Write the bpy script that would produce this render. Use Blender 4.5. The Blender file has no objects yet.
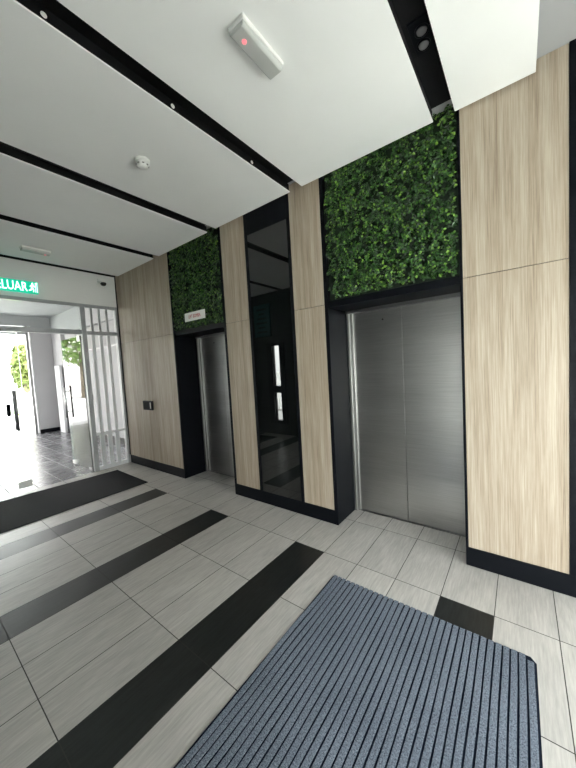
import bpy, bmesh, math, random
from mathutils import Vector, Matrix
random.seed(7)
S = bpy.context.scene
C = S.collection

# ------------------------------------------------------------------ materials
def newmat(name):
    m = bpy.data.materials.new(name); m.use_nodes = True
    nt = m.node_tree; b = nt.nodes['Principled BSDF']
    return m, nt, b
def simple(name, col, rough=0.5, metal=0.0, spec=0.5, emit=None, es=0.0, coat=0.0):
    m, nt, b = newmat(name)
    b.inputs['Base Color'].default_value = (*col, 1)
    b.inputs['Roughness'].default_value = rough
    b.inputs['Metallic'].default_value = metal
    b.inputs['Specular IOR Level'].default_value = spec
    b.inputs['Coat Weight'].default_value = coat
    if emit:
        b.inputs['Emission Color'].default_value = (*emit, 1)
        b.inputs['Emission Strength'].default_value = es
    return m
def N(nt, t, **kw):
    n = nt.nodes.new(t)
    for k, v in kw.items(): setattr(n, k, v)
    return n
def M_(nt, op, a, b=None, c=None):
    n = nt.nodes.new('ShaderNodeMath'); n.operation = op
    for i, v in enumerate((a, b, c)):
        if v is None: continue
        if isinstance(v, (int, float)): n.inputs[i].default_value = v
        else: nt.links.new(v, n.inputs[i])
    return n.outputs[0]
def mixc(nt, f, a, b):
    n = nt.nodes.new('ShaderNodeMix'); n.data_type = 'RGBA'
    for k, v in ((0, f), (6, a), (7, b)):
        if isinstance(v, (tuple, list)): n.inputs[k].default_value = (*v, 1)
        elif isinstance(v, (int, float)): n.inputs[k].default_value = v
        else: nt.links.new(v, n.inputs[k])
    return n.outputs[2]
def ramp(nt, fac, stops):
    n = nt.nodes.new('ShaderNodeValToRGB'); r = n.color_ramp
    while len(r.elements) < len(stops): r.elements.new(0.5)
    for e, (p, c) in zip(r.elements, stops): e.position = p; e.color = (*c, 1)
    nt.links.new(fac, n.inputs[0]); return n.outputs[0]
def noise(nt, vec, scale, detail=3, rough=0.55):
    n = nt.nodes.new('ShaderNodeTexNoise'); n.inputs['Scale'].default_value = scale
    n.inputs['Detail'].default_value = detail; n.inputs['Roughness'].default_value = rough
    nt.links.new(vec, n.inputs['Vector']); return n.outputs[0]
def wpos(nt): return N(nt, 'ShaderNodeNewGeometry').outputs['Position']
def scaled(nt, vec, s):
    n = nt.nodes.new('ShaderNodeVectorMath'); n.operation = 'MULTIPLY'
    nt.links.new(vec, n.inputs[0]); n.inputs[1].default_value = s; return n.outputs[0]
def bump(nt, b, h, dist, strength=1.0):
    n = nt.nodes.new('ShaderNodeBump'); n.inputs['Distance'].default_value = dist
    n.inputs['Strength'].default_value = strength
    nt.links.new(h, n.inputs['Height']); nt.links.new(n.outputs[0], b.inputs['Normal'])

def tile_mat(name, light, dark, bands, rough, tw=0.3, tl=0.6, gr=(0.045, 0.043, 0.04), gw=0.0023):
    m, nt, b = newmat(name)
    pos = wpos(nt); sep = N(nt, 'ShaderNodeSeparateXYZ'); nt.links.new(pos, sep.inputs[0])
    x, y = sep.outputs[0], sep.outputs[1]
    u = M_(nt, 'DIVIDE', x, tw); v = M_(nt, 'DIVIDE', y, tl)
    def edge(q, w):
        f = M_(nt, 'FRACT', q); g = M_(nt, 'MINIMUM', f, M_(nt, 'SUBTRACT', 1.0, f))
        return M_(nt, 'MULTIPLY', g, w)
    d = M_(nt, 'MINIMUM', edge(u, tw), edge(v, tl))
    grout = M_(nt, 'LESS_THAN', d, gw)
    cx = M_(nt, 'FLOOR', u); cy = M_(nt, 'FLOOR', v)
    comb = N(nt, 'ShaderNodeCombineXYZ'); nt.links.new(cx, comb.inputs[0]); nt.links.new(cy, comb.inputs[1])
    wn = N(nt, 'ShaderNodeTexWhiteNoise'); wn.noise_dimensions = '3D'; nt.links.new(comb.outputs[0], wn.inputs[0])
    # streaks along the long side of each tile, offset per tile
    off = N(nt, 'ShaderNodeVectorMath'); off.operation = 'MULTIPLY_ADD'
    nt.links.new(wn.outputs['Color'], off.inputs[0]); off.inputs[1].default_value = (9, 9, 9); nt.links.new(pos, off.inputs[2])
    st = noise(nt, scaled(nt, off.outputs[0], (90, 7, 1)), 1.0, 4, 0.65)
    st2 = noise(nt, scaled(nt, off.outputs[0], (14, 3, 1)), 1.0, 3)
    s = M_(nt, 'ADD', M_(nt, 'MULTIPLY', st, 0.65), M_(nt, 'MULTIPLY', st2, 0.35))
    lc = ramp(nt, s, [(0.3, tuple(c * 0.74 for c in light)), (0.7, tuple(min(1, c * 1.2) for c in light))])
    dc = ramp(nt, s, [(0.35, tuple(c * 0.55 for c in dark)), (0.7, tuple(c * 1.7 for c in dark))])
    tone = M_(nt, 'ADD', 0.94, M_(nt, 'MULTIPLY', wn.outputs['Value'], 0.1))
    col = lc
    if bands:
        isb = M_(nt, 'COMPARE', M_(nt, 'FLOORED_MODULO', cx, 4.0), 3.0, 0.1)
        isb = M_(nt, 'MULTIPLY', isb, M_(nt, 'LESS_THAN', y, -0.6))
        col = mixc(nt, isb, lc, dc)
    mul = N(nt, 'ShaderNodeVectorMath'); mul.operation = 'SCALE'
    nt.links.new(col, mul.inputs[0]); nt.links.new(tone, mul.inputs[3])
    col = mixc(nt, grout, mul.outputs[0], gr)
    nt.links.new(col, b.inputs['Base Color'])
    rr = M_(nt, 'ADD', rough - 0.06, M_(nt, 'MULTIPLY', st2, 0.12))
    rr = M_(nt, 'MAXIMUM', rr, M_(nt, 'MULTIPLY', grout, 0.9))
    nt.links.new(rr, b.inputs['Roughness'])
    b.inputs['Specular IOR Level'].default_value = 0.32
    h = M_(nt, 'SUBTRACT', M_(nt, 'MULTIPLY', st, 0.25), grout)
    bump(nt, b, h, 0.0009, 0.6)
    return m

FLOOR = tile_mat('grey stone tiles with dark bands', (0.47, 0.45, 0.425), (0.013, 0.0145, 0.0142), True, 0.36)
FLOOR2 = tile_mat('dark corridor tiles', (0.075, 0.075, 0.08), (0.02, 0.02, 0.02), False, 0.27, 0.6, 0.3, (0.42, 0.42, 0.42), 0.006)

def wood_mat():
    m, nt, b = newmat('pale oak laminate')
    pos = wpos(nt)
    oi = N(nt, 'ShaderNodeObjectInfo')
    off = N(nt, 'ShaderNodeVectorMath'); off.operation = 'ADD'
    sc = N(nt, 'ShaderNodeCombineXYZ'); nt.links.new(M_(nt, 'MULTIPLY', oi.outputs['Random'], 3.0), sc.inputs[2])
    nt.links.new(pos, off.inputs[0]); nt.links.new(sc.outputs[0], off.inputs[1])
    p = off.outputs[0]
    a = noise(nt, scaled(nt, p, (11, 1, 0.35)), 1.0, 4, 0.6)
    f = noise(nt, scaled(nt, p, (150, 1, 3.0)), 1.0, 4, 0.7)
    w = noise(nt, scaled(nt, p, (55, 1, 1.1)), 1.0, 3, 0.6)
    s = M_(nt, 'ADD', M_(nt, 'ADD', M_(nt, 'MULTIPLY', a, 0.36), M_(nt, 'MULTIPLY', f, 0.42)), M_(nt, 'MULTIPLY', w, 0.22))
    c = ramp(nt, s, [(0.34, (0.17, 0.128, 0.09)), (0.45, (0.305, 0.245, 0.182)), (0.55, (0.405, 0.342, 0.268)), (0.7, (0.51, 0.455, 0.38))])
    nt.links.new(c, b.inputs['Base Color'])
    b.inputs['Roughness'].default_value = 0.5
    b.inputs['Specular IOR Level'].default_value = 0.35
    bump(nt, b, f, 0.0004, 0.4)
    return m
WOOD = wood_mat()

def steel_mat(name, base, rough):
    m, nt, b = newmat(name)
    pos = wpos(nt)
    f = noise(nt, scaled(nt, pos, (3, 3, 420)), 1.0, 3, 0.7)
    g = noise(nt, scaled(nt, pos, (0.5, 0.5, 3.2)), 1.0, 2, 0.5)
    c = ramp(nt, M_(nt, 'ADD', M_(nt, 'MULTIPLY', f, 0.6), M_(nt, 'MULTIPLY', g, 0.4)),
             [(0.36, tuple(x * 0.82 for x in base)), (0.64, tuple(x * 1.18 for x in base))])
    nt.links.new(c, b.inputs['Base Color'])
    b.inputs['Metallic'].default_value = 1.0
    nt.links.new(M_(nt, 'ADD', rough - 0.02, M_(nt, 'MULTIPLY', f, 0.04)), b.inputs['Roughness'])
    h = M_(nt, 'ADD', M_(nt, 'MULTIPLY', f, 0.0006), g)
    bump(nt, b, h, 0.014, 0.6)
    return m
STEEL = steel_mat('brushed steel', (0.50, 0.497, 0.485), 0.34)
CHROME = simple('polished steel', (0.62, 0.62, 0.62), 0.2, 1.0)
JAMB = simple('satin steel jamb', (0.42, 0.42, 0.41), 0.42, 1.0)
DARKSTEEL = simple('dull steel', (0.25, 0.25, 0.25), 0.35, 1.0)

def black_mat():
    m, nt, b = newmat('black laminate')
    f = noise(nt, wpos(nt), 260, 2)
    c = ramp(nt, f, [(0.3, (0.0022, 0.0027, 0.004)), (0.7, (0.004, 0.005, 0.008))])
    nt.links.new(c, b.inputs['Base Color']); b.inputs['Roughness'].default_value = 0.5
    b.inputs['Specular IOR Level'].default_value = 0.10
    return m
BLACK = black_mat()
MATTBLACK = simple('matt black paint', (0.006, 0.006, 0.007), 0.85, 0, 0.2)
def tinted():
    m, nt, b = newmat('black tinted glass')
    b.inputs['Base Color'].default_value = (0.004, 0.005, 0.005, 1); b.inputs['Roughness'].default_value = 0.015
    b.inputs['IOR'].default_value = 1.8
    return m
BGLASS = tinted()
def plaster(name, col, rough=0.8):
    m, nt, b = newmat(name)
    p = wpos(nt)
    f = noise(nt, p, 1.3, 3); g = noise(nt, p, 90, 2)
    c = ramp(nt, f, [(0.3, tuple(x * 0.965 for x in col)), (0.7, tuple(min(1, x * 1.02) for x in col))])
    nt.links.new(c, b.inputs['Base Color']); b.inputs['Roughness'].default_value = rough
    b.inputs['Specular IOR Level'].default_value = 0.25
    bump(nt, b, g, 0.0004, 0.3)
    return m
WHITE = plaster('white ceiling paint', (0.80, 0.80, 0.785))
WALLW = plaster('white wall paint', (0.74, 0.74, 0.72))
CEILG = plaster('mid grey soffit', (0.36, 0.36, 0.36))  # even mid grey, much darker than the white hanging panels
DARKWALL = plaster('charcoal wall finish', (0.055, 0.055, 0.055), 0.6)
PLASTIC = simple('white plastic', (0.75, 0.75, 0.72), 0.35)
GREYPL = simple('grey translucent diffuser plastic', (0.46, 0.47, 0.45), 0.3, coat=0.3)
DARKPL = simple('dark grey slot', (0.03, 0.03, 0.03), 0.6)
ALU = simple('grey aluminium frame', (0.36, 0.37, 0.375), 0.4, 0.15)
ALUW = simple('white aluminium bars', (0.60, 0.61, 0.62), 0.4)
RED = simple('red ink', (0.45, 0.02, 0.02), 0.6)
REDLED = simple('red indicator lamp', (0.6, 0.12, 0.12), 0.3, emit=(1.0, 0.30, 0.36), es=0.8)
LENS = simple('frosted lamp lens', (0.16, 0.16, 0.165), 0.25)
def thin_glass(name, tint, refl):
    m = bpy.data.materials.new(name); m.use_nodes = True; nt = m.node_tree; nt.nodes.clear()
    o = N(nt, 'ShaderNodeOutputMaterial'); t = N(nt, 'ShaderNodeBsdfTransparent'); g = N(nt, 'ShaderNodeBsdfGlossy')
    t.inputs[0].default_value = (*tint, 1); g.inputs['Roughness'].default_value = 0.01
    lw = N(nt, 'ShaderNodeLayerWeight'); lw.inputs[0].default_value = refl
    mx = N(nt, 'ShaderNodeMixShader'); nt.links.new(lw.outputs['Fresnel'], mx.inputs[0])
    nt.links.new(t.outputs[0], mx.inputs[1]); nt.links.new(g.outputs[0], mx.inputs[2]); nt.links.new(mx.outputs[0], o.inputs[0])
    return m
GLASS = thin_glass('clear glass', (0.93, 0.96, 0.95), 0.2)
GLASS2 = thin_glass('clear door glass', (0.90, 0.94, 0.93), 0.38)
GEDGE = simple('green glass edge', (0.10, 0.16, 0.15), 0.15)

def leaf_mat():
    m, nt, b = newmat('glossy artificial leaves')
    g = N(nt, 'ShaderNodeNewGeometry')
    c = ramp(nt, g.outputs['Random Per Island'], [(0.0, (0.004, 0.016, 0.003)), (0.45, (0.011, 0.048, 0.007)), (0.8, (0.036, 0.115, 0.013)), (1.0, (0.16, 0.30, 0.04))])
    nt.links.new(c, b.inputs['Base Color']); b.inputs['Roughness'].default_value = 0.38
    b.inputs['Specular IOR Level'].default_value = 0.45
    return m
LEAF = leaf_mat()
BACKG = simple('dark green backing mesh', (0.004, 0.010, 0.004), 0.9)
def ribmat():
    m, nt, b = newmat('blue grey needle felt')
    p = wpos(nt)
    n1 = noise(nt, p, 600, 2, 0.9); n2 = noise(nt, p, 150, 3, 0.9); n3 = noise(nt, p, 3, 2)
    s = M_(nt, 'ADD', M_(nt, 'ADD', M_(nt, 'ADD', M_(nt, 'MULTIPLY', n1, 0.45), M_(nt, 'MULTIPLY', n2, 0.45)), M_(nt, 'MULTIPLY', n3, 0.05)), 0.025)
    c = ramp(nt, s, [(0.42, (0.030, 0.038, 0.054)), (0.5, (0.100, 0.120, 0.155)), (0.58, (0.27, 0.30, 0.355))])
    nt.links.new(c, b.inputs['Base Color']); b.inputs['Roughness'].default_value = 0.95
    b.inputs['Specular IOR Level'].default_value = 0.1
    bump(nt, b, n2, 0.0015, 0.5)
    return m
RIB = ribmat()
GROOVE = simple('navy mat backing', (0.006, 0.009, 0.018), 0.9, 0, 0.1)
def matmat():
    m, nt, b = newmat('charcoal coil mat')
    p = wpos(nt); n1 = noise(nt, p, 420, 3, 0.8)
    c = ramp(nt, n1, [(0.35, (0.003, 0.004, 0.005)), (0.65, (0.014, 0.016, 0.019))])
    nt.links.new(c, b.inputs['Base Color']); b.inputs['Roughness'].default_value = 0.9
    b.inputs['Specular IOR Level'].default_value = 0.15
    bump(nt, b, n1, 0.003, 0.8)
    return m
CMAT = matmat()
EXITG = simple('lit green acrylic', (0.0, 0.35, 0.22), 0.3, emit=(0.0, 0.62, 0.40), es=0.75)
EXITW = simple('lit white lettering', (0.8, 0.9, 0.85), 0.3, emit=(0.75, 1.0, 0.9), es=2.0)
TEAL = simple('dark teal board', (0.03, 0.13, 0.15), 0.4)
TEALD = simple('board lettering', (0.01, 0.03, 0.035), 0.5)
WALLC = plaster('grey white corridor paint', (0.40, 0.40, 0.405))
CONC = plaster('pale concrete', (0.55, 0.55, 0.53), 0.9)
GRASS = simple('lawn', (0.20, 0.36, 0.06), 0.9)
BARK = simple('grey bark', (0.20, 0.17, 0.13), 0.9)
TREEL = simple('tree leaves', (0.16, 0.26, 0.07), 0.6)
TREEY = simple('yellow green leaves', (0.10, 0.13, 0.03), 0.6)

# ------------------------------------------------------------------ geometry helpers
def box(bm, x0, x1, y0, y1, z0, z1, mi=0):
    vs = [bm.verts.new((x, y, z)) for x in (x0, x1) for y in (y0, y1) for z in (z0, z1)]
    for q in ((0, 1, 3, 2), (4, 6, 7, 5), (0, 4, 5, 1), (2, 3, 7, 6), (0, 2, 6, 4), (1, 5, 7, 3)):
        f = bm.faces.new([vs[i] for i in q]); f.material_index = mi
    return vs
def prism(bm, pts, z0, z1, mi=0):
    a = [bm.verts.new((x, y, z0)) for x, y in pts]; b = [bm.verts.new((x, y, z1)) for x, y in pts]
    n = len(pts)
    bm.faces.new(a[::-1]).material_index = mi; bm.faces.new(b).material_index = mi
    for i in range(n): bm.faces.new((a[i], a[(i + 1) % n], b[(i + 1) % n], b[i])).material_index = mi
def lathe(bm, prof, loc, axis='z', seg=28, mi=0, smooth=True):
    # prof: (radius, height) along the axis
    def P(r, h, a):
        c, s = r * math.cos(a), r * math.sin(a)
        if axis == 'z': return Vector((c, s, h)) + Vector(loc)
        if axis == 'y': return Vector((c, h, s)) + Vector(loc)
        return Vector((h, c, s)) + Vector(loc)
    rings = [[bm.verts.new(P(r, h, 2 * math.pi * k / seg)) for k in range(seg)] for r, h in prof]
    for a, b in zip(rings, rings[1:]):
        for k in range(seg):
            f = bm.faces.new((a[k], a[(k + 1) % seg], b[(k + 1) % seg], b[k])); f.smooth = smooth; f.material_index = mi
    bm.faces.new(rings[0]).material_index = mi; bm.faces.new(rings[-1]).material_index = mi
def tube(bm, p0, p1, r0, r1=None, seg=14, mi=0):
    p0, p1 = Vector(p0), Vector(p1); r1 = r0 if r1 is None else r1
    d = (p1 - p0).normalized(); u = d.orthogonal().normalized(); v = d.cross(u)
    A = [bm.verts.new(p0 + r0 * (math.cos(t) * u + math.sin(t) * v)) for t in [2 * math.pi * k / seg for k in range(seg)]]
    B = [bm.verts.new(p1 + r1 * (math.cos(t) * u + math.sin(t) * v)) for t in [2 * math.pi * k / seg for k in range(seg)]]
    for k in range(seg):
        f = bm.faces.new((A[k], A[(k + 1) % seg], B[(k + 1) % seg], B[k])); f.smooth = True; f.material_index = mi
    bm.faces.new(A[::-1]).material_index = mi; bm.faces.new(B).material_index = mi
def obj(name, bm, mats, parent=None, bevel=0):
    bmesh.ops.recalc_face_normals(bm, faces=bm.faces[:])
    me = bpy.data.meshes.new(name); bm.to_mesh(me); bm.free()
    for m in (mats if isinstance(mats, (list, tuple)) else [mats]): me.materials.append(m)
    o = bpy.data.objects.new(name, me); C.objects.link(o)
    if parent:
        o.parent = parent; o.matrix_parent_inverse = Matrix.Translation(parent.location).inverted()
    if bevel:
        md = o.modifiers.new('Bevel', 'BEVEL'); md.width = bevel; md.segments = 3; md.limit_method = 'ANGLE'
    return o
def boxobj(name, d, mat, parent=None, bevel=0):
    bm = bmesh.new(); box(bm, *d); return obj(name, bm, mat, parent, bevel)
def tag(o, label, cat, group=None, kind=None):
    o['label'] = label; o['category'] = cat
    if group: o['group'] = group
    if kind: o['kind'] = kind
    return o
def struct(name, o_or_bm, mat=None, label=None, cat=None):
    o = o_or_bm if isinstance(o_or_bm, bpy.types.Object) else obj(name, o_or_bm, mat)
    o['kind'] = 'structure'
    if label: o['label'] = label; o['category'] = cat
    return o
def empty(name, loc, label, cat, group=None, kind=None):
    o = bpy.data.objects.new(name, None); o.location = loc; o.empty_display_size = 0.1; C.objects.link(o)
    return tag(o, label, cat, group, kind)
def lettering(name, text, mat, parent, origin, height, direction='x', depth=0.003, width=None):
    """flat raised letters standing on a vertical face; direction = which way they read"""
    cu = bpy.data.curves.new(name + '_curve', 'FONT'); cu.body = text; cu.size = 1.0; cu.extrude = 0.0
    cu.resolution_u = 3
    t = bpy.data.objects.new(name + '_tmp', cu); C.objects.link(t)
    dg = bpy.context.evaluated_depsgraph_get(); dg.update()
    me = bpy.data.meshes.new_from_object(t.evaluated_get(dg))
    bpy.data.objects.remove(t); bpy.data.curves.remove(cu)
    xs = [v.co.x for v in me.vertices]; ys = [v.co.y for v in me.vertices]
    x0, x1, y0, y1 = min(xs), max(xs), min(ys), max(ys)
    s = height / (y1 - y0); sx = s if width is None else width / (x1 - x0)
    bm = bmesh.new(); bm.from_mesh(me); bpy.data.meshes.remove(me)
    r = bmesh.ops.extrude_face_region(bm, geom=bm.faces[:])
    for e in r['geom']:
        if isinstance(e, bmesh.types.BMVert): e.co.z = depth
    for v in bm.verts:
        a, b, c = (v.co.x - x0) * sx, (v.co.y - y0) * s, v.co.z
        if direction == 'x': v.co = Vector((origin[0] + a, origin[1] - c, origin[2] + b))       # on a face looking -y
        elif direction == 'y': v.co = Vector((origin[0] + c, origin[1] + a, origin[2] + b))     # on a face looking +x
        else: v.co = Vector((origin[0] - a, origin[1] + c, origin[2] + b))                      # on a face looking +y
    return obj(name, bm, mat, parent)

W = -0.154      # face of the lift wall
ZU = 3.39       # upper ceiling
XE = -4.36      # entrance wall
YB = -3.06      # wall behind the camera
XR = 3.7        # right hand wall

# ------------------------------------------------------------------ floor, walls, ceiling
bm = bmesh.new(); box(bm, XE, XR, YB, 0.30, -0.12, 0.0)
struct('floor', bm, FLOOR, 'grey stone tile floor crossed by three dark tile bands in front of the lifts', 'floor')
bm = bmesh.new(); box(bm, -10.6, XE - 0.001, -4.6, 0.9, -0.12, -0.001)
struct('floor', bm, FLOOR2, 'dark glossy tiled corridor floor beyond the glass entrance doors', 'floor')
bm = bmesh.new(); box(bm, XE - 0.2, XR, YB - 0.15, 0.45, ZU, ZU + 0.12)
struct('ceiling', bm, CEILG, 'grey upper ceiling showing right of the last hanging panel', 'ceiling')

# lift wall: black carcasses, each a pier between the lift recesses
def pier(x0, x1, label):
    bm = bmesh.new(); box(bm, x0, x1, W + 0.0125, 0.30, 0.0, ZU)
    o = obj('wall_lift_side', bm, BLACK); return struct('', o, None, label, 'wall')
pier(XE, -2.655, 'black pier carrying the wide wood panels beside the glass entrance')
pier(-1.565, -0.10, 'black pier between the two lift recesses')
pier(1.0, 1.665, 'black pier right of the nearer lift recess')
# header over each lift recess
def header(x0, x1, label):
    bm = bmesh.new(); box(bm, x0, x1, W + 0.02, 0.30, 2.125, 2.185)
    box(bm, x0, x1, W + 0.07, 0.30, 2.185, ZU)
    return struct('wall_header', bm, BLACK, label, 'wall')
header(-2.655, -1.565, 'black header above the farther lift, behind its leaf panel')
header(-0.10, 1.0, 'black header above the nearer lift, behind its leaf panel')
bm = bmesh.new(); box(bm, XE, XR, 0.30, 0.42, 0.0, ZU)
struct('wall_back', bm, WALLW, 'white back wall enclosing the lift shafts', 'wall')
bm = bmesh.new(); box(bm, 1.665, XR, 0.02, 0.30, 0.0, ZU)
struct('wall_back', bm, WALLW, 'plain white wall right of the last black pier', 'wall')
bm = bmesh.new(); box(bm, XR, XR + 0.15, YB - 0.15, 0.42, 2.3, ZU); box(bm, XR, XR + 0.15, -0.25, 0.42, 0.0, 2.3); box(bm, XR, XR + 0.15, YB - 0.15, -2.95, 0.0, 2.3)
struct('wall_right', bm, WALLW, 'white wall closing the right end of the lobby', 'wall')

def skirt(x0, x1, label):
    struct('baseboard_lift_side', boxobj('baseboard_lift_side', (x0, x1, W - 0.004, W + 0.0125, 0.0, 0.143), BLACK, None, 0.0015), None, label, 'baseboard')
skirt(-4.33, -2.655, 'black baseboard under the wide wood panels left of the farther lift')
skirt(-1.568, -0.097, 'black baseboard under the wood and glass pier between the lifts')
skirt(0.997, 1.665, 'black baseboard under the wood panels right of the nearer lift')

# trims: thin black uprights
def trim(x0, x1, label, z0=0.143, z1=ZU):
    struct('trim', boxobj('trim', (x0, x1, W - 0.004, W + 0.0125, z0, z1), BLACK, None, 0.001), None, label, 'trim')
trim(-4.357, -4.325, 'black upright trim where the wood panels meet the entrance wall')
trim(-2.678, -2.655, 'black upright trim between the wide wood panels and farther lift')
trim(-1.568, -1.533, 'black upright trim between the farther lift and narrow wood panels')
trim(-1.130, -1.092, 'black upright trim left of the tall black glass panel')
trim(-0.531, -0.494, 'black upright trim right of the tall black glass panel')
trim(-0.135, -0.097, 'black upright trim at the left edge of the nearer lift recess')
trim(0.997, 1.013, 'black upright trim at the right edge of the nearer lift recess')
trim(1.583, 1.665, 'broad black upright trim at the right end of the lift wall')

# wood panels (upper and lower, joint at 2.156)
g = 'pale wood wall panels between black trims'
def panels(x0, x1, where):
    for z0, z1, ul in ((0.145, 2.1535, 'lower'), (2.1580, ZU - 0.002, 'upper')):
        o = boxobj('wood_panel', (x0, x1, W, W + 0.012, z0, z1), WOOD, None, 0.0008)
        tag(o, f'{ul} pale wood wall panel {where}', 'wall panel', g)
panels(-4.323, -2.680, 'left of the farther lift, beside the glass entrance')
panels(-1.531, -1.132, 'between the farther lift and the black glass panel')
panels(-0.492, -0.137, 'between the black glass panel and the nearer lift')
panels(1.015, 1.581, 'right of the nearer lift')
trim(-1.090, -0.533, 'black head panel above the tall black glass panel', 3.080)
tag(boxobj('glass_panel', (-1.090, -0.533, W + 0.001, W + 0.011, 0.145, 3.078), BGLASS),
    'tall glossy black glass wall panel between two pale wood strips', 'glass panel')

# ------------------------------------------------------------------ leaf walls
def leaf(bm, c, n, up, L, Wd):
    side = n.cross(up).normalized(); up = side.cross(n).normalized()
    pts = [(0, -0.5, 0), (0.5, -0.12, 0.22), (0.42, 0.28, 0.18), (0, 0.52, -0.05), (-0.42, 0.28, 0.18), (-0.5, -0.12, 0.22)]
    vs = [bm.verts.new(c + side * (a * Wd) + up * (b * L) + n * (h * Wd)) for a, b, h in pts]
    mid = (vs[0], vs[3])
    bm.faces.new((vs[0], vs[1], vs[2], vs[3])); bm.faces.new((vs[0], vs[3], vs[4], vs[5]))
def leafwall(x0, x1, label):
    r = empty('green_wall', ((x0 + x1) / 2, W, 2.2), label, 'green wall', 'artificial leaf panels above the lifts')
    boxobj('backing', (x0, x1, W + 0.035, W + 0.068, 2.19, ZU - 0.01), BACKG, r)
    bm = bmesh.new(); z0, z1 = 2.20, ZU - 0.02
    n_cl = int((x1 - x0) * (z1 - z0) / (0.026 * 0.026))
    for _ in range(n_cl):
        cx, cz = random.uniform(x0 + 0.012, x1 - 0.012), random.uniform(z0 + 0.004, z1)
        cy = W + random.uniform(-0.012, 0.03)
        rot = random.uniform(0, 6.28); tilt = Vector((random.gauss(0, .35), -1, random.gauss(0.15, .35))).normalized()
        k = random.choice((3, 4, 4, 5))
        for i in range(k):
            a = rot + i * 2 * math.pi / k + random.uniform(-.3, .3)
            d = Vector((math.cos(a), 0, math.sin(a)))
            d = (d - tilt * d.dot(tilt)).normalized()
            nn = (tilt + d * random.uniform(-0.2, 0.75)).normalized()
            L = random.uniform(0.017, 0.028)
            c = Vector((cx, cy, cz)) + d * L * 0.55 + tilt * random.uniform(0, 0.008)
            if not (x0 + 0.006 < c.x < x1 - 0.006 and c.z > z0 - 0.008): continue
            leaf(bm, c, nn, d, L, L * random.uniform(0.62, 0.85))
    o = obj('leaves', bm, LEAF, r); o['kind'] = 'stuff'
leafwall(-2.650, -1.572, 'dark green artificial leaf wall above the farther lift, behind the white sign')
leafwall(-0.093, 0.992, 'large green artificial leaf wall above the nearer lift')

# ------------------------------------------------------------------ lifts
def lift(name, x0, x1, label):
    r = empty(name, ((x0 + x1) / 2, 0.25, 0), label, 'lift door', None, 'structure')
    bm = bmesh.new()
    # steel architrave: stepped jambs and transom
    box(bm, x0 + 0.001, x0 + 0.030, 0.215, 0.298, 0.0, 2.299); box(bm, x0 + 0.030, x0 + 0.058, 0.238, 0.298, 0.0, 2.28)
    box(bm, x1 - 0.030, x1 - 0.001, 0.215, 0.298, 0.0, 2.299); box(bm, x1 - 0.058, x1 - 0.030, 0.238, 0.298, 0.0, 2.28)
    o = obj('jamb', bm, JAMB, r, 0.004)
    bm = bmesh.new(); box(bm, x0 + 0.001, x1 - 0.001, 0.20, 0.298, 2.1255 - 0.03, 2.1245)
    obj('transom', bm, DARKSTEEL, r, 0.002)
    a, b = x0 + 0.0585, x1 - 0.0585; c = (a + b) / 2
    boxobj('seam_dark_backing', (a, b, 0.2925, 0.2985, 0.006, 2.095), MATTBLACK, r)  # black sheet added behind the leaves so their seam looks dark
    l = boxobj('door_leaf', (a, c - 0.0026, 0.262, 0.292, 0.006, 2.095), STEEL, r, 0.0015)
    bm = bmesh.new(); lathe(bm, [(0.009, 0), (0.009, -0.003), (0.005, -0.0032)], (a + (c - a) * 0.63, 0.2618, 2.0), 'y', 16)
    k = obj('keyhole', bm, DARKPL, l)
    boxobj('door_leaf', (c + 0.0026, b, 0.262, 0.292, 0.006, 2.095), STEEL, r, 0.0015)
    s = boxobj('threshold', (a, b, 0.245, 0.298, 0.0, 0.005), DARKSTEEL, r)
lift('door_1', -2.655, -1.565, 'brushed steel doors of the farther lift, under the white sign')
lift('door_2', -0.10, 1.0, 'brushed steel doors of the nearer lift, under the large leaf wall')

# white fire lift sign on the farther leaf wall
r = empty('lift_sign', (-2.09, W - 0.03, 2.33), 'small white sign with red lettering above the farther lift', 'sign')
boxobj('sign_plate', (-2.305, -1.872, W - 0.044, W - 0.036, 2.272, 2.384), PLASTIC, r, 0.001)
lettering('lettering', 'LIFT BOMBA', RED, r, (-2.215, W - 0.0442, 2.305), 0.046, 'x', 0.001, 0.255)
for x in (-2.28, -1.912): boxobj('bracket', (x, x + 0.015, W - 0.036, W + 0.035, 2.32, 2.335), DARKSTEEL, r)

# call panel on the wide wood panel
r = empty('call_panel', (-3.53, W, 1.075), 'small black wall-mounted call panel on the wide wood panel', 'call panel')
bm = bmesh.new()
v = box(bm, -3.675, -3.395, W - 0.030, W, 1.0, 1.152)
obj('housing', bm, BLACK, r, 0.006)
boxobj('screen', (-3.650, -3.500, W - 0.0325, W - 0.0295, 1.02, 1.132), MATTBLACK, r, 0.001)
boxobj('indicator_strip', (-3.445, -3.428, W - 0.0325, W - 0.0295, 1.03, 1.128), PLASTIC, r, 0.001)

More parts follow.
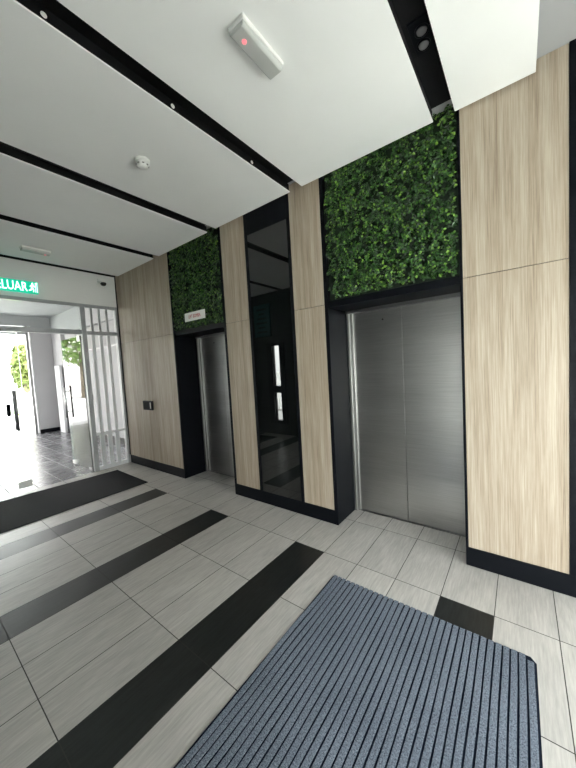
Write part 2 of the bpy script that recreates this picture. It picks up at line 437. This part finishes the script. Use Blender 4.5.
# ------------------------------------------------------------------ hanging ceiling panels
ZP = 3.30
yp = W - 0.024
def cpanel(x0, x1, label):
    r = empty('ceiling_panel', ((x0 + x1) / 2, (YB + yp) / 2, ZP), label, 'ceiling panel', 'long white ceiling panels with dark gaps between')
    boxobj('board', (x0, x1, YB + 0.002, yp, ZP, ZP + 0.010), WHITE, r, 0.001)
    boxobj('side_frame', (x0 + 0.004, x1 - 0.004, YB + 0.004, yp - 0.004, ZP + 0.0102, ZU - 0.0145), MATTBLACK, r)
    return r
cpanel(-4.165, -3.000, 'white ceiling panel nearest the glass entrance, carrying the farther emergency light')
cpanel(-2.852, -1.735, 'plain white ceiling panel between the farther emergency light and smoke detector')
r = cpanel(-1.577, -0.453, 'long white ceiling panel carrying the round smoke detector')
for y in (-2.13, -1.448, -0.705):
    bm = bmesh.new(); lathe(bm, [(0.013, 0.0), (0.013, 0.003), (0.009, 0.004)], (-0.4568, y, 3.336), 'x', 20)
    obj('side_clip', bm, PLASTIC, r)['label'] = 'small round white clip on the dark panel edge'
cpanel(-0.308, 0.851, 'long white ceiling panel carrying the nearer emergency light')
cpanel(0.990, 1.430, 'narrow white ceiling panel farthest right, above the nearer lift')
for x0, x1, lb in ((-4.36, -4.12, 'dark gap strip between the entrance wall and first ceiling panel'),
                   (-3.04, -2.81, 'dark gap strip above the left wood panels between ceiling panels'),
                   (-1.775, -1.535, 'dark gap strip ending above the farther lift'),
                   (-0.493, -0.268, 'dark gap strip between the smoke detector and nearer emergency light panels'),
                   (0.811, 1.030, 'dark gap strip holding the twin spotlight')):
    struct('trim', boxobj('trim', (x0, x1, YB, -0.205, ZU - 0.014, ZU + 0.002), MATTBLACK), None, lb, 'ceiling strip')
struct('trim', boxobj('trim', (XE, XE + 0.012, YB, W - 0.006, 3.325, ZU - 0.0145), MATTBLACK), None, 'dark strip along the top of the white entrance bulkhead', 'ceiling strip')
# twin spotlight
r = empty('twin_spotlight', (0.925, -0.78, ZU - 0.014), 'black recessed twin spotlight in the dark gap beside the narrow ceiling panel', 'spotlight')
boxobj('housing', (0.872, 0.978, -0.895, -0.675, ZU - 0.024, ZU - 0.0141), BLACK, r, 0.002)
for x, y in ((0.921, -0.738), (0.931, -0.825)):
    bm = bmesh.new(); lathe(bm, [(0.036, 0), (0.036, -0.008), (0.030, -0.010), (0.029, -0.004)], (x, y, ZU - 0.024), 'z', 28)
    l = obj('lamp', bm, BLACK, r)
    bm = bmesh.new(); lathe(bm, [(0.028, 0), (0.024, -0.007), (0.010, -0.010)], (x, y, ZU - 0.0285), 'z', 24)
    obj('lens', bm, LENS, l)
# smoke detector
r = empty('smoke_detector', (-1.045, -1.353, ZP), 'round white smoke detector on the long ceiling panel', 'smoke detector')
bm = bmesh.new(); lathe(bm, [(0.056, 0), (0.056, -0.018), (0.049, -0.023)], (-1.045, -1.353, ZP), 'z', 36); obj('base', bm, PLASTIC, r)
bm = bmesh.new(); lathe(bm, [(0.047, -0.023), (0.047, -0.040), (0.040, -0.054), (0.020, -0.061), (0.008, -0.0615)], (-1.045, -1.353, ZP), 'z', 36); h = obj('head', bm, PLASTIC, r)
for k in range(8):
    a = 2 * math.pi * (k + .5) / 8; bm = bmesh.new(); vs = box(bm, -0.008, 0.008, -0.004, 0.004, -0.003, 0.003)
    bmesh.ops.transform(bm, matrix=Matrix.Translation((-1.045 + .0440 * math.cos(a), -1.353 + .0440 * math.sin(a), ZP - 0.0440)) @ Matrix.Rotation(a + math.pi / 2, 4, 'Z'), verts=bm.verts[:])
    obj('vent_slot', bm, DARKPL, h)
# emergency lights
def emerg(x, y0, y1, led_y, label):
    r = empty('emergency_light', (x, (y0 + y1) / 2, ZP), label, 'emergency light', 'white box emergency lights on the ceiling')
    bm = bmesh.new(); box(bm, x - 0.055, x + 0.055, y0, y1, ZP - 0.022, ZP); obj('base', bm, PLASTIC, r, 0.006)
    bm = bmesh.new()
    n = 9; prof = [(-0.050, -0.022), (-0.048, -0.040), (-0.038, -0.050), (0.038, -0.050), (0.048, -0.040), (0.050, -0.022)]
    A = [bm.verts.new((x + a, y0 + 0.006, ZP + b)) for a, b in prof]; B = [bm.verts.new((x + a, y1 - 0.006, ZP + b)) for a, b in prof]
    for i in range(5): bm.faces.new((A[i], A[i + 1], B[i + 1], B[i]))
    bm.faces.new(A); bm.faces.new(B); bm.faces.new((A[0], A[5], B[5], B[0]))
    obj('diffuser', bm, GREYPL, r, 0.005)
    bm = bmesh.new(); lathe(bm, [(0.013, 0), (0.012, -0.005), (0.006, -0.008)], (x - 0.004, led_y, ZP - 0.0495), 'z', 18)
    o = obj('indicator_lamp', bm, REDLED, r); o['label'] = 'glowing red indicator lamp'
emerg(0.245, -1.555, -1.235, -1.49, 'white emergency light with red indicator on the panel above the nearer lift')
emerg(-3.67, -1.575, -1.265, -1.32, 'white emergency light with red indicator on the panel near the green exit sign')

# ------------------------------------------------------------------ entrance wall (left)
bm = bmesh.new(); box(bm, XE - 0.16, XE, YB, W, 2.80, ZU); box(bm, XE - 0.16, XE, YB, -2.70, 0.0, 2.80)
box(bm, XE - 0.16, XE, W, 0.42, 0, ZU)
struct('wall_left', bm, WALLW, 'white bulkhead wall above the glass entrance doors', 'wall')
# frame: top beam, transom rail, posts
r = empty('window_1', (XE, -1.4, 0), 'grey metal frame and fixed glass around the glass entrance doors', 'window frame', None, 'structure')
xf0, xf1 = XE - 0.055, XE + 0.005
def fr(n, y0, y1, z0, z1, m=ALU, a=xf0, b=xf1): return boxobj(n, (a, b, y0, y1, z0, z1), m, r, 0.002)
fr('top_rail', -2.70, W - 0.002, 2.748, 2.80)
fr('transom_rail', -2.66, -0.742, 2.300, 2.372)
fr('transom_rail', -0.668, -0.196, 2.300, 2.358)
fr('post', -0.740, -0.670, 0.0, 2.747)
fr('post', -0.194, -0.158, 0.0, 2.747)
fr('post', -2.70, -2.662, 0.0, 2.747)
fr('sill_rail', -0.668, -0.196, 0.0, 0.065, ALUW)
fr('lower_rail', -0.668, -0.196, 0.600, 0.640, ALUW)
for y in (-0.575, -0.455, -0.335):
    fr('slat', y - 0.018, y + 0.018, 2.359, 2.747, ALU, XE - 0.045, XE - 0.005)
    fr('slat', y - 0.024, y + 0.024, 0.641, 2.299, ALUW, XE - 0.048, XE - 0.002)
    fr('slat', y - 0.033, y + 0.033, 0.066, 0.599, ALUW, XE - 0.048, XE - 0.002)
bm = bmesh.new(); box(bm, XE - 0.032, XE - 0.026, -2.661, -0.741, 2.373, 2.747); obj('pane', bm, GLASS, r)
# double glass doors
def handle(parent, c, axis):
    bm = bmesh.new()
    for s in (-1, 1):
        off = Vector((0.055 * s, 0, 0)) if axis == 'x' else Vector((0, 0.055 * s, 0))
        p = Vector(c) + off
        tube(bm, p + Vector((0, 0, -0.29)), p + Vector((0, 0, 0.29)), 0.0145)
    for z in (-0.19, 0.19):
        off = Vector((0.055, 0, 0)) if axis == 'x' else Vector((0, 0.055, 0))
        tube(bm, Vector(c) - off + Vector((0, 0, z)), Vector(c) + off + Vector((0, 0, z)), 0.009)
    return obj('handle', bm, CHROME if axis == 'y' else DARKSTEEL, parent)
# open leaf, swung outwards
r = empty('door_3', (-4.44, -0.745, 0), 'open frameless glass door leaf swung outwards beside the slatted screen', 'door', None, 'structure')
bm = bmesh.new(); box(bm, -5.33, -4.44, -0.751, -0.739, 0.012, 2.285); obj('pane', bm, GLASS2, r)
bm = bmesh.new(); box(bm, -5.334, -5.3305, -0.751, -0.739, 0.012, 2.285); obj('glass_edge', bm, GEDGE, r)
bm = bmesh.new(); box(bm, -4.4395, -4.434, -0.751, -0.739, 0.012, 2.285); obj('glass_edge', bm, DARKPL, r)
handle(r, (-5.25, -0.745, 1.17), 'y')
bm = bmesh.new(); box(bm, -5.325, -5.20, -0.760, -0.730, 0.012, 0.075); obj('patch_fitting', bm, PLASTIC, r, 0.002)
bm = bmesh.new(); box(bm, -4.56, -4.436, -0.760, -0.730, 2.20, 2.285); obj('patch_fitting', bm, DARKSTEEL, r, 0.002)
bm = bmesh.new(); box(bm, -4.56, -4.436, -0.760, -0.730, 0.012, 0.055); obj('patch_fitting', bm, DARKSTEEL, r, 0.002)
# closed leaf
r = empty('door_4', (XE - 0.02, -2.1, 0), 'closed frameless glass door leaf with a long pull handle', 'door', None, 'structure')
bm = bmesh.new(); box(bm, XE - 0.030, XE - 0.018, -2.655, -1.560, 0.012, 2.292); obj('pane', bm, GLASS, r)
handle(r, (XE - 0.024, -1.655, 1.18), 'x')
bm = bmesh.new(); box(bm, XE - 0.040, XE - 0.008, -1.715, -1.562, 0.055, 0.150); obj('patch_fitting', bm, PLASTIC, r, 0.002)
bm = bmesh.new()
tube(bm, (XE - 0.008, -1.735, 1.13), (XE - 0.008, -1.735, 1.26), 0.024, seg=20)
for z in (1.13, 1.26): bmesh.ops.create_uvsphere(bm, u_segments=18, v_segments=10, radius=0.024, matrix=Matrix.Translation((XE - 0.008, -1.735, z)))
obj('lock_cover', bm, BLACK, r)
# exit sign
r = empty('exit_sign', (XE, -1.72, 2.94), 'lit green exit sign with white lettering above the glass doors', 'exit sign')
boxobj('lit_panel', (XE, XE + 0.050, -2.18, -1.270, 2.862, 3.028), EXITG, r, 0.003)
lettering('lettering', 'KELUAR', EXITW, r, (XE + 0.050, -1.80, 2.882), 0.125, 'y', 0.002, 0.405)
bm = bmesh.new()
def seg(a, b, w):
    ay, az = a; by, bz = b; d = Vector((by - ay, bz - az)); n = Vector((-d.y, d.x)).normalized() * w / 2
    P = [(ay + n.x, az + n.y), (by + n.x, bz + n.y), (by - n.x, bz - n.y), (ay - n.x, az - n.y)]
    A = [bm.verts.new((XE + 0.0502, y, z)) for y, z in P]; B = [bm.verts.new((XE + 0.0522, y, z)) for y, z in P]
    bm.faces.new(A); bm.faces.new(B)
    for i in range(4): bm.faces.new((A[i], A[(i + 1) % 4], B[(i + 1) % 4], B[i]))
lathe(bm, [(0.014, 0), (0.014, 0.0022)], (XE + 0.0501, -1.358, 3.000), 'x', 16)
seg((-1.352, 2.985), (-1.374, 2.938), 0.024); seg((-1.372, 2.942), (-1.345, 2.915), 0.015); seg((-1.345, 2.917), (-1.352, 2.880), 0.013)
seg((-1.374, 2.938), (-1.392, 2.905), 0.015); seg((-1.392, 2.905), (-1.425, 2.900), 0.012)
seg((-1.356, 2.978), (-1.332, 2.955), 0.010); seg((-1.332, 2.955), (-1.314, 2.966), 0.009); seg((-1.358, 2.975), (-1.392, 2.970), 0.010); seg((-1.392, 2.970), (-1.402, 2.950), 0.009)
seg((-1.312, 2.878), (-1.312, 3.012), 0.008); seg((-1.285, 2.878), (-1.285, 3.012), 0.010); seg((-1.312, 3.010), (-1.280, 3.010), 0.008)
for v in bm.verts: v.co.y = -1.278 + (v.co.y + 1.278) * 0.70
obj('running_figure', bm, EXITW, r)
# camera
r = empty('security_camera', (XE, -0.382, 3.20), 'white dome security camera high on the wall above the slatted screen', 'security camera')
boxobj('bracket', (XE, XE + 0.050, -0.440, -0.325, 3.19, 3.255), PLASTIC, r, 0.01)
bm = bmesh.new(); lathe(bm, [(0.055, 0.03), (0.058, 0.0), (0.050, -0.012), (0.040, -0.02)], (XE + 0.06, -0.380, 3.185), 'z', 30); obj('collar', bm, PLASTIC, r)
bm = bmesh.new(); lathe(bm, [(0.046, -0.012), (0.045, -0.036), (0.032, -0.058), (0.008, -0.066)], (XE + 0.075, -0.375, 3.190), 'z', 30); obj('dome', bm, BGLASS, r)

# ------------------------------------------------------------------ mats
def rmat():
    r = empty('ribbed_mat', (0.82, -1.7, 0), 'large blue grey ribbed floor mat in front of the nearer lift', 'floor mat')
    x0, x1, y0, y1 = 0.212, 1.392, -2.95, -0.805
    bm = bmesh.new(); pts = [(x0, y0), (x1 + 0.012, y0), (x1 + 0.002, y1 - 0.03), (x1 - 0.022, y1), (x0 - 0.006, y1 - 0.012)]
    prism(bm, pts, 0.0005, 0.0035); obj('backing', bm, GROOVE, r)
    n = 34; pitch = (x1 - x0 - 0.01) / n
    bm = bmesh.new(); steps = 44
    prof = [(-.385, 0.0), (-.385, .75), (-.35, 1.0), (.35, 1.0), (.385, .75), (.385, 0.0)]
    for k in range(n):
        rows = []
        for j in range(steps + 1):
            t = j / steps; y = y0 + 0.004 + t * (y1 - y0 - 0.006)
            if k == n - 1: y = min(y, y1 - 0.03)
            cx = x0 + 0.006 + (k + .5) * pitch + (1 - t) * 0.008 * (k / n) + t * -0.010 * (1 - k / n)
            wob = 0.004 * math.sin(t * 14 + 1.2) * math.exp(-k * 0.7) + 0.0008 * math.sin(t * 23 + k)
            rows.append([bm.verts.new((cx + a * pitch + wob, y, 0.0034 + 0.0034 * h)) for a, h in prof])
        for A, B in zip(rows, rows[1:]):
            for i in range(len(prof) - 1):
                f = bm.faces.new((A[i], A[i + 1], B[i + 1], B[i]))
        bm.faces.new(rows[0]); bm.faces.new(rows[-1])
    o = obj('felt_ribs', bm, RIB, r); o['label'] = 'blue grey raised felt ribs'
rmat()
bm = bmesh.new()
prism(bm, [(-4.245, -2.75), (-3.045, -2.80), (-3.034, -0.532), (-4.089, -0.503)], 0.0005, 0.009)
o = obj('entrance_mat', bm, CMAT, None, 0.002); tag(o, 'long charcoal floor mat inside the glass entrance doors', 'floor mat')

# ------------------------------------------------------------------ wall behind the camera
XA, XB, ZT = 1.0, 3.60, 2.12
bm = bmesh.new()
box(bm, XE, -3.40, YB - 0.15, YB, 0, ZU); box(bm, -2.93, XA, YB - 0.15, YB, 0, ZU); box(bm, -3.40, -2.93, YB - 0.15, YB, 0, 0.28); box(bm, -3.40, -2.93, YB - 0.15, YB, 2.12, ZU)
box(bm, XA, XR, YB - 0.15, YB, ZT, ZU); box(bm, XB, XR, YB - 0.15, YB, 0, ZT)
struct('wall_front', bm, DARKWALL, 'charcoal wall facing the lifts, seen in the black glass panel', 'wall')
r = empty('window_2', (1.5, YB - 0.1, 0), 'wide glazed shopfront facing the lifts', 'window', None, 'structure')
ya, yb = YB - 0.12, YB - 0.06
for x0, x1 in ((XA, XA + .05), (1.85, 1.90), (2.72, 2.77), (XB - .05, XB)): boxobj('post', (x0, x1, ya, yb, 0, ZT), BLACK, r)
for z0, z1 in ((ZT - .06, ZT), (0, .05)):
    for x0, x1 in ((XA + .051, 1.849), (1.901, 2.719), (2.771, XB - .051)): boxobj('rail', (x0, x1, ya, yb, z0, z1), BLACK, r)
bm = bmesh.new()
for x0, x1 in ((XA + .051, 1.849), (1.901, 2.719), (2.771, XB - .051)):
    box(bm, x0, x1, ya + 0.027, ya + 0.033, 0.051, ZT - 0.061)
obj('pane', bm, GLASS, r)
r = empty('window_5', (XR + 0.08, -1.6, 0), 'wide glazed end wall at the right end of the lobby', 'window', None, 'structure')
for y in (-2.92, -1.62, -0.28): boxobj('post', (XR + 0.05, XR + 0.11, y - 0.028, y + 0.028, 0.0, 2.298), BLACK, r)
bm = bmesh.new(); box(bm, XR + 0.077, XR + 0.083, -2.89, -1.65, 0.01, 2.29); box(bm, XR + 0.077, XR + 0.083, -1.59, -0.31, 0.01, 2.29)
obj('pane', bm, GLASS, r)
r = empty('window_3', (-3.16, YB, 0), 'tall narrow black framed window in the charcoal wall', 'window', None, 'structure')
bm = bmesh.new()
for b_ in ((-3.42, -3.27, 0.26, 2.14), (-3.05, -2.91, 0.26, 2.14)): box(bm, b_[0], b_[1], YB - 0.1, YB + 0.02, b_[2], b_[3])
box(bm, -3.269, -3.051, YB - 0.1, YB + 0.02, 0.26, 0.33); box(bm, -3.269, -3.051, YB - 0.1, YB + 0.02, 2.08, 2.14); box(bm, -3.269, -3.051, YB - 0.1, YB + 0.02, 0.98, 1.14)
obj('window_frame', bm, BLACK, r)
bm = bmesh.new(); box(bm, -3.269, -3.051, YB - 0.07, YB - 0.064, 0.331, 2.079); obj('pane', bm, GLASS, r)
r = empty('notice_board', (-3.5, YB, 2.3), 'dark teal notice board on the charcoal wall, mirrored in the black glass', 'notice board')
boxobj('board', (-3.76, -3.26, YB, YB + 0.02, 2.31, 3.06), TEAL, r, 0.002)
bm = bmesh.new()
for i, w in enumerate((.30, .22, .34, .26, .18, .30)): box(bm, -3.51 - w / 2, -3.51 + w / 2, YB + 0.0201, YB + 0.022, 2.40 + i * 0.105, 2.44 + i * 0.105)
obj('printed_bars', bm, TEALD, r)

# ------------------------------------------------------------------ corridor outside the entrance
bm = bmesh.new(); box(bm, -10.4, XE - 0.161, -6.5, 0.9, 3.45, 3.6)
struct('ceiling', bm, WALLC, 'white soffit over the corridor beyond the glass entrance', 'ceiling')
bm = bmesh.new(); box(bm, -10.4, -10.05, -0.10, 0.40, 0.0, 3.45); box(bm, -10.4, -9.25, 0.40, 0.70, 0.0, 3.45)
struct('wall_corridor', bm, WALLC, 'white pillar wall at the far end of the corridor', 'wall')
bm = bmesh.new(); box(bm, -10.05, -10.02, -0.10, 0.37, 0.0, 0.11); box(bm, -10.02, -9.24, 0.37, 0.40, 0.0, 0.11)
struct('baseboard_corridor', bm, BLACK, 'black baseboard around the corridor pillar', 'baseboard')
bm = bmesh.new(); box(bm, -9.249, XE - 0.161, 0.40, 0.70, 2.87, 3.45); box(bm, -10.4, -10.05, -4.45, -0.101, 3.17, 3.45); box(bm, -10.4, XE - 0.161, -4.6, -4.45, 0, 3.45)  # full-height left wall is out of view, added to cut corridor daylight
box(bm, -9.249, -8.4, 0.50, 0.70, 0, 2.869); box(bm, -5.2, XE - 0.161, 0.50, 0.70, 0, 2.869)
struct('wall_corridor', bm, WALLC, 'white beams along the corridor, plus an added side wall that dims it', 'wall')
r = empty('window_4', (-10.1, -2, 0), 'slim framed glazing at the far end of the corridor', 'window', None, 'structure')
for y in (-0.17, -1.9, -3.7): boxobj('post', (-10.20, -10.08, y - 0.03, y + 0.03, 0.0, 3.169), DARKSTEEL, r)
boxobj('rail', (-10.17, -10.11, -1.869, -0.191, 2.93, 3.0), ALU, r)
# white upright panel beside the pillar
tag(boxobj('white_post', (-9.62, -9.22, 0.28, 0.36, 0.0, 1.98), ALUW, None, 0.02), 'tall white post standing in front of the corridor pillar', 'post')
r = empty('corridor_doors', (-7.2, 0.55, 0), 'row of white panelled doors with small dark handles beyond the slatted screen', 'doors', None, 'structure')
for i in range(3):
    a = -8.39 + i * 0.84
    d = boxobj('door_leaf', (a, a + 0.825, 0.52, 0.56, 0.0, 2.30), WALLC, r, 0.004)
    boxobj('handle', (a + 0.72, a + 0.75, 0.49, 0.52, 0.98, 1.12), BLACK, d)
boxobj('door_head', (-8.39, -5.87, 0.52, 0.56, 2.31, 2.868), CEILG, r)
bm = bmesh.new(); box(bm, -8.39, XE - 0.20, 0.44, 0.50, 0.0, 0.12)
struct('trim', bm, DARKWALL, 'low dark kerb along the open side of the corridor', 'kerb')

# ------------------------------------------------------------------ outdoors
bm = bmesh.new()
for a in ((-60, -10.61, -60, 40), (-10.605, XE - 0.21, 0.905, 40), (XE - 0.2, 40, 0.46, 40), (XR + 0.16, 40, YB - 0.155, 0.455), (-10.605, 40, -60, -6.505), (XE - 0.2, 40, -6.5, YB - 0.16)): box(bm, a[0], a[1], a[2], a[3], -0.10, -0.03)
struct('ground', bm, CONC, 'pale concrete paving outside the building', 'ground')
def tree(name, x, y, h, cr, mat, label, n=900, low=0.4):
    r = empty(name, (x, y, -0.03), label, 'tree', 'trees outside the corridor')
    bm = bmesh.new(); tube(bm, (x, y, -0.03), (x + .1, y, h * .6), .16, .08)
    for k in range(4):
        a = k * 1.6; tube(bm, (x + .06, y, h * .4), (x + cr * .6 * math.cos(a), y + cr * .6 * math.sin(a), h * .8), .06, .02, 8)
    obj('trunk', bm, BARK, r); bm = bmesh.new()
    for _ in range(n):
        a, b, q = random.uniform(0, 6.28), random.uniform(-1, 1), random.uniform(.45, 1)
        s = math.sqrt(1 - b * b); c = Vector((x + cr * q * s * math.cos(a), y + cr * q * s * math.sin(a), h * (.5 + low / 2) + b * q * h * (1 - low) / 2 * 1.0))
        nn = Vector((random.gauss(0, 1), random.gauss(0, 1), random.gauss(0, 1))).normalized()
        leaf(bm, c, nn, nn.orthogonal(), random.uniform(.22, .4), random.uniform(.15, .28))
    o = obj('crown', bm, mat, r); o['kind'] = 'stuff'
tree('shrub_tree', -21.0, 2.0, 3.7, 0.55, TREEY, 'yellow green tree outside, seen through the closed glass door', 900, 0.25)
tree('shade_tree', -26.0, -8.0, 6.0, 2.0, TREEL, 'leafy green tree outside, beyond the far end of the corridor')
bm = bmesh.new(); box(bm, -19.5, -16.5, 0.9, 7.5, -0.029, 0.03); box(bm, -19.5, -16.5, -14, -6, -0.029, 0.03)
tag(obj('lawn', bm, GRASS), 'bright green strip of lawn outside the corridor', 'lawn', None, 'stuff')
bm = bmesh.new(); box(bm, -40, -34, -25, 22, -0.03, 5.0)
for i in range(12):
    pass
struct('wall_outside', bm, WALLW, 'pale building across the paving outside', 'wall')

# ------------------------------------------------------------------ light
w = bpy.data.worlds.new('World'); S.world = w; w.use_nodes = True; nt = w.node_tree
bg = nt.nodes['Background']
tc = N(nt, 'ShaderNodeTexCoord'); sp = N(nt, 'ShaderNodeSeparateXYZ'); nt.links.new(tc.outputs['Generated'], sp.inputs[0])
c = ramp(nt, M_(nt, 'ADD', M_(nt, 'MULTIPLY', sp.outputs[2], 0.5), 0.5), [(0.45, (0.62, 0.61, 0.59)), (0.52, (1.0, 0.98, 0.96)), (1.0, (0.80, 0.82, 0.86))])
nt.links.new(c, bg.inputs[0]); bg.inputs[1].default_value = 12.5
sd = bpy.data.lights.new('sun', 'SUN'); sd.energy = 27.0; sd.angle = 0.02; sd.color = (1.0, 0.97, 0.92)
so = bpy.data.objects.new('sun', sd); C.objects.link(so)
so.rotation_euler = Vector((-1.0, 0.0, -2.4)).to_track_quat('-Z', 'Y').to_euler()
def portal(name, loc, rot, sx, sy):
    l = bpy.data.lights.new(name, 'AREA'); l.shape = 'RECTANGLE'; l.size = sx; l.size_y = sy
    l.cycles.is_portal = True
    o = bpy.data.objects.new(name, l); o.location = loc; o.rotation_euler = rot; C.objects.link(o)
PORT = False
if PORT:
    portal('daylight_opening', ((XA + XB) / 2, YB - 0.14, ZT / 2), (math.pi / 2, 0, 0), XB - XA, ZT)

# ------------------------------------------------------------------ camera
f, yaw, pitch, roll = 304.811, -0.65361, -0.06048, -0.05687
fwd = Vector((math.sin(yaw) * math.cos(pitch), math.cos(yaw) * math.cos(pitch), math.sin(pitch)))
rt = Vector((math.cos(yaw), -math.sin(yaw), 0)); up = rt.cross(fwd)
r2 = math.cos(roll) * rt + math.sin(roll) * up; u2 = -math.sin(roll) * rt + math.cos(roll) * up
cam = bpy.data.cameras.new('Camera'); cam.sensor_fit = 'HORIZONTAL'; cam.sensor_width = 36; cam.lens = f / 576 * 36
cam.clip_start = 0.02; cam.clip_end = 200
co = bpy.data.objects.new('Camera', cam)
m = Matrix((r2, u2, -fwd)).transposed().to_4x4(); m.translation = Vector((1.341, -2.724, 1.600))
co.matrix_world = m; C.objects.link(co); S.camera = co
S.view_settings.view_transform = 'Standard'; S.view_settings.look = 'None'; S.view_settings.gamma = 1
S.view_settings.use_curve_mapping = False; S.view_settings.exposure = 0.0
try:
    S.cycles.max_bounces = 14; S.cycles.diffuse_bounces = 6; S.cycles.transparent_max_bounces = 16
except Exception: pass
